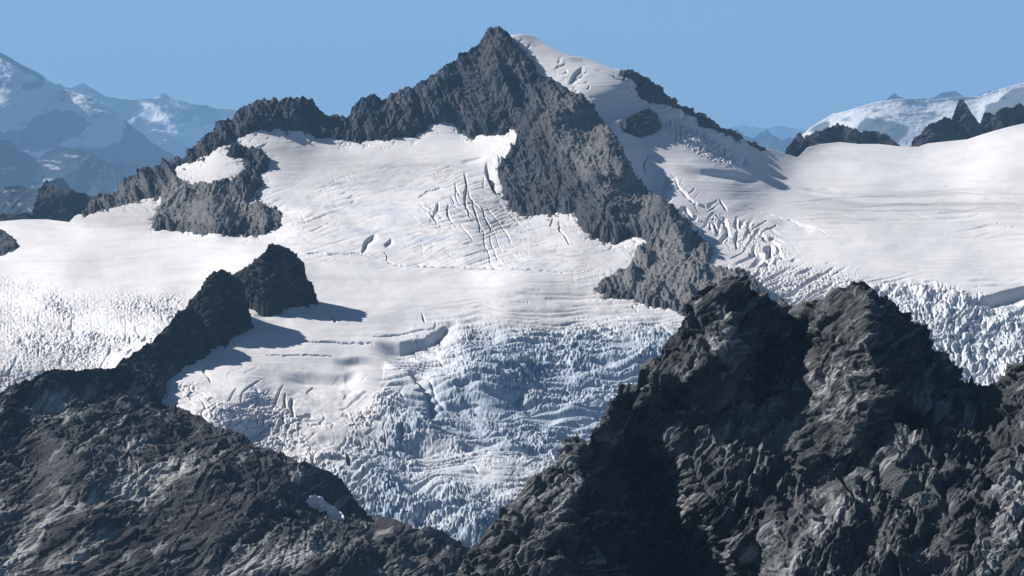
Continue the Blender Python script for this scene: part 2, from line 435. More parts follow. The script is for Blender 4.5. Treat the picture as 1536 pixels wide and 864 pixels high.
# zones of the ice
def zone(poly, soft): return poly_mask([poly], soft, 4)
Z_fall = zone([(610, 500), (700, 485), (820, 500), (1000, 478), (1100, 560), (1000, 700), (780, 900), (560, 900), (480, 700), (560, 640), (590, 560)], 14)
Z_core = zone([(700, 490), (1020, 500), (1020, 600), (900, 700), (640, 640), (600, 700), (780, 760), (760, 860), (560, 860), (540, 720), (620, 600), (700, 560)], 12)
Z_smooth_band = zone([(480, 560), (640, 545), (760, 590), (900, 610), (860, 640), (700, 625), (560, 650), (480, 640)], 14)
Z_left = zone([(-240, 415), (60, 425), (150, 445), (290, 445), (240, 520), (150, 560), (100, 600), (-240, 680)], 10)
Z_arm = zone([(225, 560), (330, 560), (440, 558), (520, 575), (620, 590), (600, 720), (540, 780), (440, 720), (330, 655), (250, 590)], 10)
Z_upper = zone([(400, 285), (470, 270), (600, 245), (740, 260), (800, 330), (960, 370), (900, 420), (720, 400), (590, 395), (430, 375), (400, 330)], 14)
Z_vert = zone([(640, 265), (745, 265), (800, 350), (740, 400), (640, 370), (620, 320)], 10)
Z_ripple = zone([(720, 450), (860, 415), (1040, 470), (1020, 520), (820, 505), (640, 500), (650, 470)], 12)
Z_right_fall = zone([(1290, 430), (1400, 432), (1500, 452), (1780, 450), (1780, 960), (1100, 960), (1050, 600), (1290, 520)], 7)
Z_right_lip = zone([(1110, 385), (1190, 390), (1260, 405), (1400, 420), (1540, 425), (1540, 450), (1400, 440), (1320, 470), (1150, 480), (1090, 420)], 9)
Z_strip = zone([(1010, 178), (1040, 195), (1085, 220), (1108, 245), (1095, 248), (1050, 230), (1010, 205), (990, 185)], 4)
Z_break = zone([(985, 290), (1010, 270), (1030, 290), (1080, 320), (1160, 350), (1200, 400), (1120, 400), (1060, 350), (1000, 310)], 7)
Z_rightlines = zone([(1200, 285), (1300, 283), (1560, 280), (1780, 280), (1780, 360), (1500, 350), (1280, 345), (1190, 320)], 14)
Z_summit = zone([(860, 85), (890, 115), (905, 160), (870, 130), (830, 110), (826, 90)], 5)
Z_bands = zone([(380, 215), (480, 225), (600, 232), (740, 235), (700, 262), (560, 262), (440, 250)], 10)

SCARPS = [  # polyline, drop in metres, reach in px, softness of the brow: the ice falls away on the right of the direction
    ([(558, 508), (600, 513), (640, 502), (668, 485), (690, 474)], 15, 24, 0.3),
    ([(420, 556), (470, 557), (515, 555), (540, 545)], 11, 24, 0.5),
    ([(500, 531), (540, 532), (580, 538), (600, 548)], 9, 18, 0.4),
    ([(630, 632), (642, 620), (638, 595), (624, 575), (606, 560)], 16, 26, 0.35),
    ([(590, 630), (630, 645), (690, 655), (760, 650)], 12, 34, 0.4),
    ([(580, 700), (640, 715), (690, 745)], 12, 30, 0.4),
    ([(1012, 246), (1050, 253), (1100, 256), (1155, 272)], 11, 15, 0.5),
    ([(1030, 210), (1070, 222), (1100, 238)], 7, 12, 0.3),
    ([(1155, 326), (1190, 331), (1230, 340)], 7, 10, 0.5),
    ([(1200, 280), (1240, 279), (1265, 282)], 4, 7, 0.5),
    ([(1430, 448), (1490, 442), (1536, 424), (1640, 400)], 20, 22, 0.3),
    ([(762, 308), (742, 290), (729, 262), (724, 240)], 10, 11, 0.4),
    ([(690, 241), (727, 235)], 5, 6, 0.4),
    ([(541, 382), (546, 362), (562, 346)], 8, 8, 0.3),
    ([(573, 368), (584, 354)], 7, 6, 0.3),
    ([(850, 128), (860, 110), (876, 96)], 8, 9, 0.3),
    ([(992, 295), (990, 275), (998, 262)], 8, 8, 0.3),
    ([(1022, 182), (1027, 168)], 7, 6, 0.3),
    ([(1108, 247), (1115, 236)], 8, 8, 0.3),
    ([(380, 470), (410, 462), (440, 470)], 5, 10, 0.5),
]
CRACKS = [  # polyline, width px, depth m
    ([(697, 262), (700, 275), (697, 297), (700, 312), (705, 325)], 2.6, 9), ([(707, 298), (710, 312), (718, 333), (722, 348)], 1.8, 8), ([(721, 308), (727, 325), (738, 347)], 1.8, 8),
    ([(684, 285), (692, 296)], 2.2, 7), ([(676, 297), (682, 305)], 2, 7), ([(657, 306), (656, 315), (648, 325)], 3, 9), ([(672, 308), (670, 322), (678, 334)], 2, 8), ([(645, 320), (655, 335)], 2.5, 8),
    ([(755, 236), (750, 240)], 1.5, 7), ([(747, 232), (750, 244)], 1.6, 7), ([(840, 330), (838, 342), (848, 355), (854, 366)], 1.8, 8), ([(829, 327), (824, 338)], 1.8, 7),
    ([(628, 297), (640, 289), (660, 283)], 1.4, 6), ([(300, 230), (308, 243)], 1.2, 5), ([(400, 215), (385, 222), (380, 232)], 1.6, 5),
    ([(972, 234), (966, 245), (967, 262)], 1.6, 7), ([(973, 234), (986, 233)], 1.2, 6), ([(1042, 283), (1033, 289)], 1.4, 6),
    ([(1036, 358), (1039, 372)], 2, 8), ([(1063, 336), (1068, 346)], 2, 8), ([(1106, 345), (1102, 362), (1104, 372)], 4, 12), ([(1156, 368), (1152, 384)], 4.5, 12),
    ([(1110, 330), (1125, 345), (1150, 330)], 1.4, 6), ([(1165, 335), (1140, 350)], 1.5, 6), ([(985, 300), (997, 318)], 2, 6), ([(1080, 300), (1090, 315)], 2.5, 8), ([(1035, 300), (1060, 310), (1075, 300)], 2.5, 8),
    ([(342, 512), (337, 524)], 2.6, 9), ([(495, 473), (503, 482)], 2.4, 8), ([(633, 473), (637, 482)], 2, 8), ([(655, 482), (650, 490), (610, 498), (560, 503)], 1.6, 5),
    ([(445, 513), (460, 511), (560, 512)], 1.5, 5), ([(400, 533), (500, 531)], 1.3, 4), ([(520, 658), (510, 668), (506, 680)], 2.5, 10), ([(520, 678), (525, 700), (535, 690)], 5, 14),
    ([(795, 63), (790, 72)], 1.3, 6), ([(785, 57), (776, 62)], 1.3, 6), ([(880, 105), (865, 117)], 1.6, 6), ([(870, 143), (858, 150)], 1.2, 5), ([(941, 106), (905, 96)], 1.2, 4), ([(895, 105), (940, 122), (955, 135)], 1.4, 4),
    ([(935, 125), (975, 165), (985, 180)], 2.0, 8), ([(520, 380), (580, 388)], 1.2, 4), ([(578, 378), (583, 393), (600, 398), (680, 400), (760, 405), (850, 410)], 1.7, 5),
    ([(440, 381), (500, 383), (545, 380)], 1.3, 4), ([(1240, 352), (1230, 344), (1115, 310)], 1.0, 3), ([(470, 575), (460, 590)], 2, 8),
]

def crack_set(u, v, ang, lam, seg, width, warp, thr, seed, ws=60.0):
    a = math.radians(ang); al = u * math.cos(a) - v * math.sin(a); pe = u * math.sin(a) + v * math.cos(a)
    f = pe / lam + warp * n2(u / ws, v / ws * 1.6, seed) + 0.35 * warp * n2(u / ws * 3, v / ws * 4, seed + 4)
    k = np.floor(f + 0.5); r = np.abs(f - k) * lam
    s = n2(al / seg + k * 17.31, k * 3.77 + 0.5, seed + 9) - thr
    w = width * np.clip(s * 3.0, 0, 1.2)
    return np.where(w > 0.15, np.clip(1 - r / (w + 1e-3), 0, 1), 0) ** 0.7

def seracs(u, v, sx, sy, seed, rot=0.0):
    a = math.radians(rot); x = (u * math.cos(a) - v * math.sin(a)) / sx; y = (u * math.sin(a) + v * math.cos(a)) / sy
    x = x + 0.35 * n2(u / 14, v / 10, seed + 2); y = y + 0.35 * n2(u / 14, v / 10, seed + 3)
    f1, f2, cid, ox, oy = worley(x, y, seed)
    g = sst(0.0, 0.32, f2 - f1)
    tx = np.sin(cid * 40.0); ty = np.cos(cid * 57.0)
    return (cid * 0.55 + 0.6 + 0.55 * (tx * ox + ty * oy)) * g - (1 - g) * 0.5, g

def ice_relief(u, v):
    h = np.zeros(u.shape, np.float32); ice = np.zeros(u.shape, np.float32)
    # very soft swells
    h += 5.0 * fbm2(u / 170, v / 60, 3, 1) + 1.2 * fbm2(u / 40, v / 16, 3, 8) + 0.35 * n2(u / 60, v / 2.6 + 3 * n2(u / 140, v / 45, 6), 9)
    for poly, drop, reach, soft in SCARPS:
        p = np.array(poly); 
        sel = (u > p[:, 0].min() - 4 * reach) & (u < p[:, 0].max() + 4 * reach) & (v > p[:, 1].min() - 4 * reach) & (v < p[:, 1].max() + 4 * reach)
        uu = u[sel] + 4 * n2(u[sel] / 40, v[sel] / 30, 3); vv = v[sel] + 2.5 * n2(u[sel] / 45, v[sel] / 30, 4)
        d, s, arc = line_dist(uu, vv, poly)
        endf = sst(0, 0.3, arc) * sst(0, 0.3, 1 - arc)
        prof = np.where(s > 0, sst(0, max(2.0, reach * soft), d) * np.exp(-(d / reach) ** 1.5), 0)
        endcap = np.where((arc <= 0) | (arc >= 1), 0.0, 1.0)
        h[sel] -= drop * prof * endf * np.where(endcap > 0, 1, 0)
    for poly, wd, dep in CRACKS:
        p = np.array(poly)
        sel = (u > p[:, 0].min() - 12) & (u < p[:, 0].max() + 12) & (v > p[:, 1].min() - 12) & (v < p[:, 1].max() + 12)
        uu = u[sel] + 1.6 * n2(u[sel] / 6, v[sel] / 6, 13); vv = v[sel] + 1.2 * n2(u[sel] / 6, v[sel] / 6, 14)
        d, s, arc = line_dist(uu, vv, poly)
        w = 0.75 * wd * (0.35 + 0.65 * np.sin(np.pi * np.clip(arc, 0.02, 0.98)) ** 0.6)
        c = np.clip(1 - d / w, 0, 1) ** 0.6
        h[sel] -= dep * c; ice[sel] = np.maximum(ice[sel], c * 0.4)
    core = Z_core(u, v); fall = Z_fall(u, v); band = Z_smooth_band(u, v)
    patchy = sst(-0.35, 0.3, fbm2(u / 60, v / 26, 4, 21)); patch2 = sst(-0.3, 0.3, fbm2(u / 30, v / 16, 3, 23))
    # centre icefall: broken ground of several sizes, no one size ruling
    k = np.clip(fall * (0.3 + 0.7 * core) * (0.3 + 0.7 * patchy) * (1 - 0.75 * band), 0, 1)
    h += fall * (0.4 + 0.6 * core) * 24 * fbm2(u / 90, v / 34, 3, 29)
    h += k * 7 * fbm2(u / 34, v / 13, 5, 31, 0.6, ridged=True)
    b1, g1 = seracs(u, v, 13, 5.5, 3, 14); b2, g2 = seracs(u, v, 5.0, 3.0, 5, -8); b5, g5 = seracs(u, v, 8, 3.6, 15, 30)
    h += k * (2.2 * b1 * patch2 + 2.8 * b5 * (1 - 0.6 * patch2) + 1.9 * b2 + 1.2 * fbm2(u / 7, v / 4, 3, 34, 0.7, ridged=True))
    ice = np.maximum(ice, fall * (0.25 + 0.3 * core)); ice = np.maximum(ice, k * (0.42 + 0.35 * np.clip(1.1 - g1, 0, 1) + 0.35 * sst(0, 0.6, fbm2(u / 20, v / 9, 4, 33))))
    ice = ice * (1 - 0.6 * k * sst(0.35, 0.95, b5)) 
    kb = np.clip(fall * (0.7 + 0.5 * band) * (0.5 + 0.5 * sst(-0.3, 0.2, fbm2(u / 80, v / 30, 3, 47))), 0, 1)
    c = crack_set(u, v, 3, 8, 55, 2.0, 2.0, -0.45, 41, 130); h -= kb * 7 * c; ice = np.maximum(ice, kb * c * 0.35)
    c = crack_set(u, v, -12, 15, 40, 3.0, 2.0, 0.0, 43, 70); h -= kb * 5 * c
    # the arm left of the icefall: plates of snow cut by slanting crevasses
    z = Z_arm(u, v)
    c = crack_set(u, v, 45, 15, 22, 2.3, 1.6, 0.12, 51, 60); c2 = crack_set(u, v, -75, 30, 15, 2.6, 1.4, 0.22, 55, 50); c3 = crack_set(u, v, 14, 12, 28, 2.0, 1.8, 0.08, 57, 60)
    lowp = sst(590, 660, v); near = sst(0.0, 0.35, fbm2(u / 45, v / 35, 3, 59) + 0.15)
    h -= z * (6 * c * (1 - 0.6 * lowp) + 6.5 * c2 * sst(580, 600, v) + 4.5 * c3 * lowp) * (0.25 + 0.75 * near); ice = np.maximum(ice, z * np.maximum(c, c2) * 0.25)
    h += z * sst(560, 600, v) * 4 * fbm2(u / 40, v / 18, 4, 63)
    kz = z * sst(0.0, 0.35, fbm2(u / 50, v / 34, 3, 61)) * sst(565, 600, v)
    h += kz * (1.9 * b1 + 1.0 * b2) 
    # left icefall: bright rubble with scattered pits, long crevasses low down
    z = Z_left(u, v); pz = sst(-0.15, 0.4, fbm2(u / 45, v / 30, 4, 71))
    h += z * (2.2 * fbm2(u / 24, v / 11, 5, 72, 0.6) * (0.4 + pz) + 0.5 * b2 * pz + 1.6 * b5 * pz + 6 * fbm2(u / 60, v / 30, 2, 78))
    c = crack_set(u, v, 80, 13, 13, 2.4, 1.6, 0.1, 73, 45) * sst(455, 500, v); c7 = crack_set(u, v, 15, 9, 6, 1.7, 0.8, 0.2, 74, 50); c8 = crack_set(u, v, -65, 8, 5, 1.6, 0.8, 0.25, 76, 50)
    h -= z * (6.5 * c * (0.2 + 0.8 * pz) + (2.0 * c7 + 1.8 * c8) * (0.3 + 0.7 * pz)); h += z * 1.3 * fbm2(u / 5, v / 3, 3, 79, 0.7, ridged=True); ice = np.maximum(ice, z * np.maximum.reduce([c * 0.6, c7 * 0.4, pz * 0.22 * sst(-0.2, 0.5, fbm2(u / 12, v / 9, 3, 77))]))
    # upper glacier
    z = Z_upper(u, v)
    c = crack_set(u, v, 15, 7, 55, 1.25, 1.3, -0.15, 81, 110); c4 = crack_set(u, v, -50, 15, 14, 1.2, 1.0, 0.3, 83, 60); c9 = crack_set(u, v, 22, 4.5, 30, 1.0, 1.2, 0.05, 84, 90)
    tex = sst(-0.35, 0.25, fbm2(u / 70, v / 30, 3, 85))
    h -= z * (0.2 + 0.8 * tex) * (2.8 * c + 1.2 * c4 + 1.7 * c9); h += z * (0.35 + tex) * 2.0 * fbm2(u / 22, v / 7, 5, 87, 0.62)
    ice = np.maximum(ice, z * 0.28 * sst(0.0, 0.6, fbm2(u / 40, v / 12, 4, 88)))
    z = Z_vert(u, v); c = crack_set(u, v, -62, 10, 30, 1.2, 1.5, 0.05, 89, 80); h -= z * 2.2 * c
    # fine swell lines
    z = Z_ripple(u, v); c = crack_set(u, v, 1, 6, 60, 1.8, 1.6, -0.15, 91, 110); h -= z * 2.4 * c; h += z * 1.0 * fbm2(u / 16, v / 5, 3, 93)
    z = Z_rightlines(u, v); c = crack_set(u, v, 2, 7, 50, 1.3, 1.5, 0.2, 95, 120); h -= z * 3.0 * c
    # right glacier lip and its icefall
    z = Z_right_lip(u, v); lf = sst(1330, 1230, u)
    c = crack_set(u, v, 28, 8, 26, 2.6, 1.3, -0.1, 101, 70); c5 = crack_set(u, v, 6, 7, 50, 1.9, 1.2, 0.0, 103, 80)
    h -= z * (5.5 * c * lf + 3.2 * c5 * (1 - lf)); h += z * lf * 2.2 * b2 * sst(385, 420, v)
    z = Z_right_fall(u, v)
    c = crack_set(u, v, 62, 11, 18, 3.0, 1.8, -0.1, 105, 45)
    b4, g4 = seracs(u, v, 9, 11, 11, 22); p4 = sst(-0.25, 0.3, fbm2(u / 34, v / 30, 3, 106))
    h += z * (3.6 * b4 * p4 + 1.2 * b2 + 1.7 * b5 * (1 - p4) + 9 * fbm2(u / 30, v / 30, 4, 107, 0.5, ridged=True) + 8 * fbm2(u / 70, v / 50, 2, 108)); h -= z * 6 * c
    ice = np.maximum(ice, z * np.maximum.reduce([0.22 + 0 * c, (1 - g4) * 0.6 * p4, c * 0.5]))
    z = Z_strip(u, v); h += z * (2.5 * b2 + 3 * b5 + 2.5 * fbm2(u / 8, v / 5, 3, 109, ridged=True) - 2)
    z = Z_break(u, v); c = crack_set(u, v, -55, 15, 20, 2.8, 1.2, 0.0, 111, 50); c6 = crack_set(u, v, 40, 12, 16, 2.4, 1.2, 0.05, 113, 50); h -= z * (7 * c + 6 * c6); h += z * 1.5 * b2 * pz
    z = Z_summit(u, v); c = crack_set(u, v, 50, 9, 14, 1.5, 1.8, 0.1, 115, 30); h -= z * 3 * c
    return h, np.clip(ice, 0, 1)

def grid(u0, u1, du, top, bot, rows, bias=1.0):
    # fine steps where the photograph looks, coarse ones far to the sides
    a, b = max(u0, -60.0), min(u1, 1600.0)
    u = np.concatenate([np.arange(u0, a, 5.0), np.arange(a, b, du), np.arange(b, u1 + 0.01, 5.0) if u1 > b else [u1]]); t = np.linspace(0, 1, rows)[:, None] ** bias
    tp = interp(top, u) if isinstance(top, list) else top(u)
    bt = interp(bot, u) if isinstance(bot, list) else bot(u)
    return np.broadcast_to(u, (rows, len(u))).copy(), tp[None] + (bt - tp)[None] * t, t

rock_all = lambda u, v: np.maximum.reduce([m_ridge(u, v), m_shoulder(u, v), m_knoll(u, v), m_outcrop(u, v), m_edge(u, v)])

def jitter(u, v, a=4.5, s=11.0, seed=60):
    return u + a * fbm2(u / s, v / s, 4, seed, 0.65), v + a * 0.8 * fbm2(u / s, v / s, 4, seed + 7, 0.65)

def ragged(m, U, V):
    e = np.clip(4 * m_rock_soft(U, V) * (1 - m_rock_soft(U, V)), 0, 1)
    return np.clip(m + e * (0.75 * fbm2(U / 9, V / 5, 4, 65, 0.7) - 0.08) * sst(0.02, 0.3, m + 0.25), 0, 1)

def build_glacier():
    U, V, t = grid(-700, 2300, 0.85, SKY_MAIN, BOT_MAIN, 690)
    # keep the ends coarse in cost but present: the frame itself is 0..1536
    D = D_MAIN(U, V).astype(np.float64); P = W(U, V, 1.0 / D)
    h, ice = ice_relief(U, V)
    rk = rock_all(*jitter(U, V)); rk = ragged(rk, U, V)
    soft = 1 - sst(0.0, 0.5, m_rock_soft(U, V)) * 0.4
    P[..., 2] += h * soft * sst(0, 0.012, t) - rk * 9 - sst(0.5, 1.0, m_rock_soft(U, V)) * rk * 22
    P[..., 1] += rk * 8
    # grey old snow and dust bands
    f = V / 6.0 + 2.2 * fbm2(U / 160, V / 50, 3, 121)
    lines = sst(0.1, 0.8, n2(U / 260, f, 3)) * 0.7 + 0.3 * sst(-0.2, 0.6, n2(U / 90, f * 2.3, 4))
    dirt = Z_bands(U, V) * (0.25 + lines * 0.6) + Z_ripple(U, V) * 0.35 * (0.4 + lines) + Z_rightlines(U, V) * (0.1 + lines * 0.75)
    big = sst(0.0, 0.4, fbm2(U / 210, V / 55, 5, 125)); dirt += 0.26 * big
    dirt += 0.16 * sst(0.1, 0.7, n2(U / 170, V / 3.2 + 3 * n2(U / 140, V / 45, 6), 5)) * sst(230, 300, V)
    dirt += Z_dust(U, V) * (0.7 + 0.3 * fbm2(U / 25, V / 12, 4, 127))
    nr = np.clip(m_rock_soft(U, V), 0, 1); dirt += 0.8 * nr * sst(-0.15, 0.4, fbm2(U / 10, V / 5, 4, 129))
    dirt += Z_upper(U, V) * 0.65 * sst(-0.1, 0.6, fbm2(U / 9 + V / 9, V / 3.5, 4, 130, 0.7)) * sst(-0.4, 0.2, fbm2(U / 60, V / 25, 3, 132))
    P, nb = add_back(P, 14, 900, 0.25); P, nf = add_front(P, 5, 900, 0.5)
    o = mesh_obj('glacier', P, M_snow, attrs={'dirt': pad_attr(np.clip(dirt, 0, 0.8), nb, nf), 'ice': pad_attr(ice, nb, nf)})
    tag(o, 'broad white glacier with blue icefalls and smooth snow basins round the rocky peak', 'glacier', 'structure')

Z_dust = zone([(104, 333), (128, 318), (180, 303), (243, 290), (243, 310), (233, 342), (170, 342)], 4)
# dust also lies under the moraine foot

def rock_disp(P, scale, amp, octs, seed, rot=0.0, st=(1, 1, 1), gain=0.55, warp=0.5):
    x, y, z = P[..., 0] / scale, P[..., 1] / scale, P[..., 2] / scale
    c, s = math.cos(rot), math.sin(rot)
    x, z = x * c - z * s, x * s + z * c
    x, y, z = x * st[0], y * st[1], z * st[2]
    wx = warp * n3(x * 0.7, y * 0.7, z * 0.7, seed + 40); wy = warp * n3(x * 0.7, y * 0.7, z * 0.7, seed + 43)
    return amp * fbm3(x + wx, y + wy, z + wx, octs, seed, gain)

def worley3(x, y, z, seed=0):
    xi = np.floor(x).astype(np.int32); yi = np.floor(y).astype(np.int32); zi = np.floor(z).astype(np.int32)
    x = x.astype(np.float32); y = y.astype(np.float32); z = z.astype(np.float32)
    f1 = np.full(x.shape, 9.0, np.float32); f2 = f1.copy(); cid = np.zeros(x.shape, np.float32); til = cid.copy()
    for i in (-1, 0, 1):
        for j in (-1, 0, 1):
            for k in (-1, 0, 1):
                a = (xi + i + seed * 7) & 63; b = (yi + j + seed * 3) & 63; c = (zi + k) & 63
                r1 = T3[a, b, c]; r2 = T3[b, c, a]; r3 = T3[c, a, b]
                dx = x - (xi + i) - 0.5 - 0.45 * r1; dy = y - (yi + j) - 0.5 - 0.45 * r2; dz = z - (zi + k) - 0.5 - 0.45 * r3
                d = dx * dx + dy * dy + dz * dz
                m = d < f1
                f2 = np.where(m, f1, np.minimum(f2, d)); f1 = np.where(m, d, f1)
                cid = np.where(m, r2, cid); til = np.where(m, r3 * dx + r1 * dy * 0.7 + r2 * dz, til)
    return np.sqrt(f1), np.sqrt(f2), cid, til

def turn(P, yaw, roll):
    x, y, z = P[..., 0], P[..., 1], P[..., 2]
    c, s = math.cos(roll), math.sin(roll); x, z = x * c - z * s, x * s + z * c
    c, s = math.cos(yaw), math.sin(yaw); x, y = x * c - y * s, x * s + y * c
    return x, y, z

def plates(P, size, roll, yaw, seed, h=0.5, tilt=1.4):
    """fractured rock plates in the mountain's own space: size = long, deep, thin in metres"""
    x, y, z = turn(P, yaw, roll)
    f1, f2, cid, til = worley3(x / size[0], y / size[1], z / size[2], seed)
    return size[2] * (h * cid + tilt * til) * (0.1 + 0.9 * sst(0, 0.12, f2 - f1))

def joints3(P, lam, roll, yaw, width, depth, seed, warp=0.6):
    x, y, z = turn(P, yaw, roll)
    f = z / lam + warp * n3(x / (lam * 3), y / (lam * 3), z / (lam * 3), seed)
    k = np.floor(f + 0.5); r = np.abs(f - k) * lam
    s = n3(x / (lam * 2.5) + k * 5.3, y / (lam * 4), k * 3.1, seed + 5) 
    w = width * np.clip(s * 2.5 + 0.5, 0, 1.2)
    return -depth * np.where(w > 0.05, np.clip(1 - r / (w + 1e-3), 0, 1), 0)

def terrace(d, step, sharp=0.45):
    t = d / step; k = np.floor(t)
    return step * (k + sst(0.0, sharp, t - k))

def slabs(U, V, mpp, sx, sy, rot, seed, h=0.6, tilt=1.1):
    """broken plates of rock, each tilted its own way"""
    a = math.radians(rot); x = (U * math.cos(a) - V * math.sin(a)) / sx; y = (U * math.sin(a) + V * math.cos(a)) / sy
    x = x + 0.25 * n2(U / sx * 0.5, V / sx * 0.5, seed + 2); y = y + 0.25 * n2(U / sx * 0.5, V / sx * 0.5, seed + 3)
    f1, f2, cid, ox, oy = worley(x, y, seed)
    return mpp * sy * (h * cid + tilt * (np.sin(cid * 40) * ox * 0.6 + np.cos(cid * 57) * oy)) * (0.15 + 0.85 * sst(0, 0.2, f2 - f1))

def build_rock_on_main(name, mask, window, label, cat, lift=9.0, amp=13.0, scale=70.0, kind=None, du=0.8, jag=7.0, patch=None, rot=0.5, st=(1, 1, 0.55), keepthr=0.03):
    u0, u1, vb = window
    rows = int((vb - 40) / 0.8)
    U, V, t = grid(u0, u1, du, SKY_MAIN, lambda u: np.minimum(interp(BOT_MAIN, u), vb) * np.ones_like(u), rows)
    D = D_MAIN(U, V).astype(np.float64); P = W(U, V, 1.0 / D)
    m = ragged(mask(*jitter(U, V)), U, V)
    n = normals(P)
    d = rock_disp(P, scale, amp, 7, 3, rot, st)
    k = sst(0.0, 0.9, m)
    fine = amp * 0.22 * fbm3(P[..., 0] / 9, P[..., 1] / 9, P[..., 2] / 9, 3, 77)
    mpp = 1.0 / D / F
    # gullies and ribs running down the faces
    a_ = (U * 0.45 + V * 0.9); b_ = (U * 0.9 - V * 0.45)
    gul = fbm2(b_ / 34, a_ / 90, 4, 131, 0.55, ridged=True)
    big = sst(0, 25, m_rock_soft(U, V) * 30)
    d = d + (20 * gul * big + 16 * fbm2(b_ / 110, a_ / 150, 3, 133) * big if name == 'rocky_peak' else 0)
    calm = 0.35 + 0.65 * sst(-0.3, 0.4, fbm2(U / 45, V / 45, 3, 135)) * (1 - 0.75 * (patch(U, V) if patch else 0))
    scree = np.clip(patch(U, V), 0, 1) if patch else 0.0
    d = (terrace(d, 3.2, 0.6) * 0.5 + d * 0.5) * (1 - 0.85 * scree)
    fine = fine + calm * (slabs(U, V, mpp, 30, 7, 62, 21, 0.5, 1.0) * 0.6 + slabs(U, V, mpp, 9, 3, 58, 22, 0.6, 1.0) * 0.5)
    if name == 'rocky_peak': fine = fine + (1 - scree) * (joints3(P, 26, 1.05, 0.2, 3.0, 5, 401) + joints3(P, 13, 1.0, 0.2, 1.8, 2.6, 403) + joints3(P, 60, -0.9, 0.2, 5, 7, 405))
    P = P + n * ((d + fine) * k)[..., None]
    P[..., 2] += (m - 0.45) * lift
    px = V - interp(SKY_MAIN, U[0])[None]
    P[..., 2] += np.exp(-px / 7.0) * (jag * (1 - 0.7 * scree) * fbm3(P[..., 0] / 26, P[..., 1] / 60, P[..., 2] / 80, 4, 91, 0.6) - 7.0) * k
    P, nb = add_back(P, 14, 420, 0.8)
    keep = pad_attr(m, nb, 0) > keepthr
    a = {'patch': pad_attr(patch(U, V) if patch else np.zeros(U.shape), nb, 0)}
    o = mesh_obj(name, P, M_peak, keep=keep, attrs=a)
    tag(o, label, cat, kind)
    return o

# ------------------------------------------------------------------ free standing rock sheets
def rock_sheet(name, mat, top, bot, dfield, u0, u1, du, rows, label, cat, kind=None, scale=60, amp=14, octs=7, jag=5, jagscale=22, rot=0.5, st=(1, 1, 0.6), back=(300, 0.8), front=(200, 0.8), patch=None, snow=None, seed=3, bias=1.0, extra=None, gain=0.55, group=None, slab=0, slab_set=((12, 7, 40, 0.8), (5, 3.2, 20, 0.9)), joints=(), plate_set=(), warp=0.5):
    U, V, t = grid(u0, u1, du, top, bot, rows, bias)
    D = 1.0 / dfield(U, V).astype(np.float64); P = W(U, V, D)
    n = normals(P)
    d = rock_disp(P, scale, amp, octs, seed, rot, st, gain, warp)
    if extra is not None: d = d + extra(U, V, P)
    if slab:
        mpp = D / F
        d = terrace(d, 3.0 * slab, 0.5) * 0.45 + d * 0.55
        fd = sst(0, 12, V - (interp(top, U[0]) if isinstance(top, list) else top(U[0]))[None]) * 0.7 + 0.3
        for (lam, ro, ya, wd, dep, sd_) in joints: d = d + joints3(P, lam, ro, ya, wd, dep, sd_)
        for (sz, ro, ya, w_, sd_) in plate_set: d = d + fd * w_ * plates(P, sz, ro, ya, sd_)
        for (sx, sy, r_, w_) in slab_set: d = d + fd * w_ * slabs(U, V, mpp, sx, sy, r_, seed + int(sx), 0.6, 1.1)
    P = P + n * d[..., None]
    tp = interp(top, U[0]) if isinstance(top, list) else top(U[0])
    px = V - tp[None]
    P[..., 2] += np.exp(-px / (jag * 1.6 / (D / F) + 1e-6)) * jag * (fbm3(P[..., 0] / jagscale, P[..., 1] / (jagscale * 3), P[..., 2] / (jagscale * 3), 5, seed + 91, 0.6))
    nb = nf = 0
    if back: P, nb = add_back(P, 14, back[0], back[1])
    if front: P, nf = add_front(P, 4, front[0], front[1])
    at = {'patch': pad_attr(patch(U, V) if patch else np.zeros(U.shape), nb, nf)}
    if snow is not None: at['snow'] = pad_attr(snow(U, V), nb, nf)
    o = mesh_obj(name, P, mat, attrs=at)
    tag(o, label, cat, kind, group)
    return o

# ================================================================== BUILD
# valley floor to the horizon
def build_ground():
    x = np.concatenate([-np.geomspace(108000, 300, 60), np.linspace(-290, 290, 6), np.geomspace(300, 108000, 60)])
    y = np.concatenate([[-3000, -1500, -500], np.geomspace(100, 112000, 150)])
    X, Y = np.meshgrid(x, y)
    Z = 80 + 60 * fbm2(X / 2500, Y / 2500, 5, 2)
    Z -= np.clip(Y - 8000, 0, 70000) * 0.004
    P = np.stack([X, Y, Z], -1)[::-1]
    nr, nc = P.shape[:2]
    o = mesh_obj('valley_floor', P, M_valley)
    tag(o, 'dark forested valley floor far below the glaciers', 'valley', 'structure')
build_ground()

build_glacier()
P_brown = zone([(820, 160), (880, 160), (925, 215), (960, 280), (1000, 320), (960, 345), (900, 290), (850, 260), (835, 210)], 12)
P_moraine = zone([(900, 430), (960, 380), (990, 350), (1040, 360), (1070, 400), (1140, 430), (1140, 480), (950, 450)], 8)
P_left = zone([(230, 300), (262, 262), (330, 290), (370, 300), (420, 320), (420, 345), (280, 348), (230, 340), (130, 318), (220, 280)], 8)
peak_patch = lambda u, v: np.clip(0.75 * P_brown(u, v) + 0.95 * P_moraine(u, v) + 0.9 * P_left(u, v), 0, 1) * sst(-0.7, 0.1, fbm2(u / 20, v / 20, 4, 33))
build_rock_on_main('rocky_peak', m_ridge, (90, 1160, 490), 'tall dark rocky peak with a long brown rib descending right between two glaciers', 'mountain', kind='structure', patch=peak_patch)
build_rock_on_main('rock_shoulder', m_shoulder, (915, 1140, 230), 'thin black rock rim along the skyline right of the snowy summit', 'rock', lift=8, amp=8, scale=40)
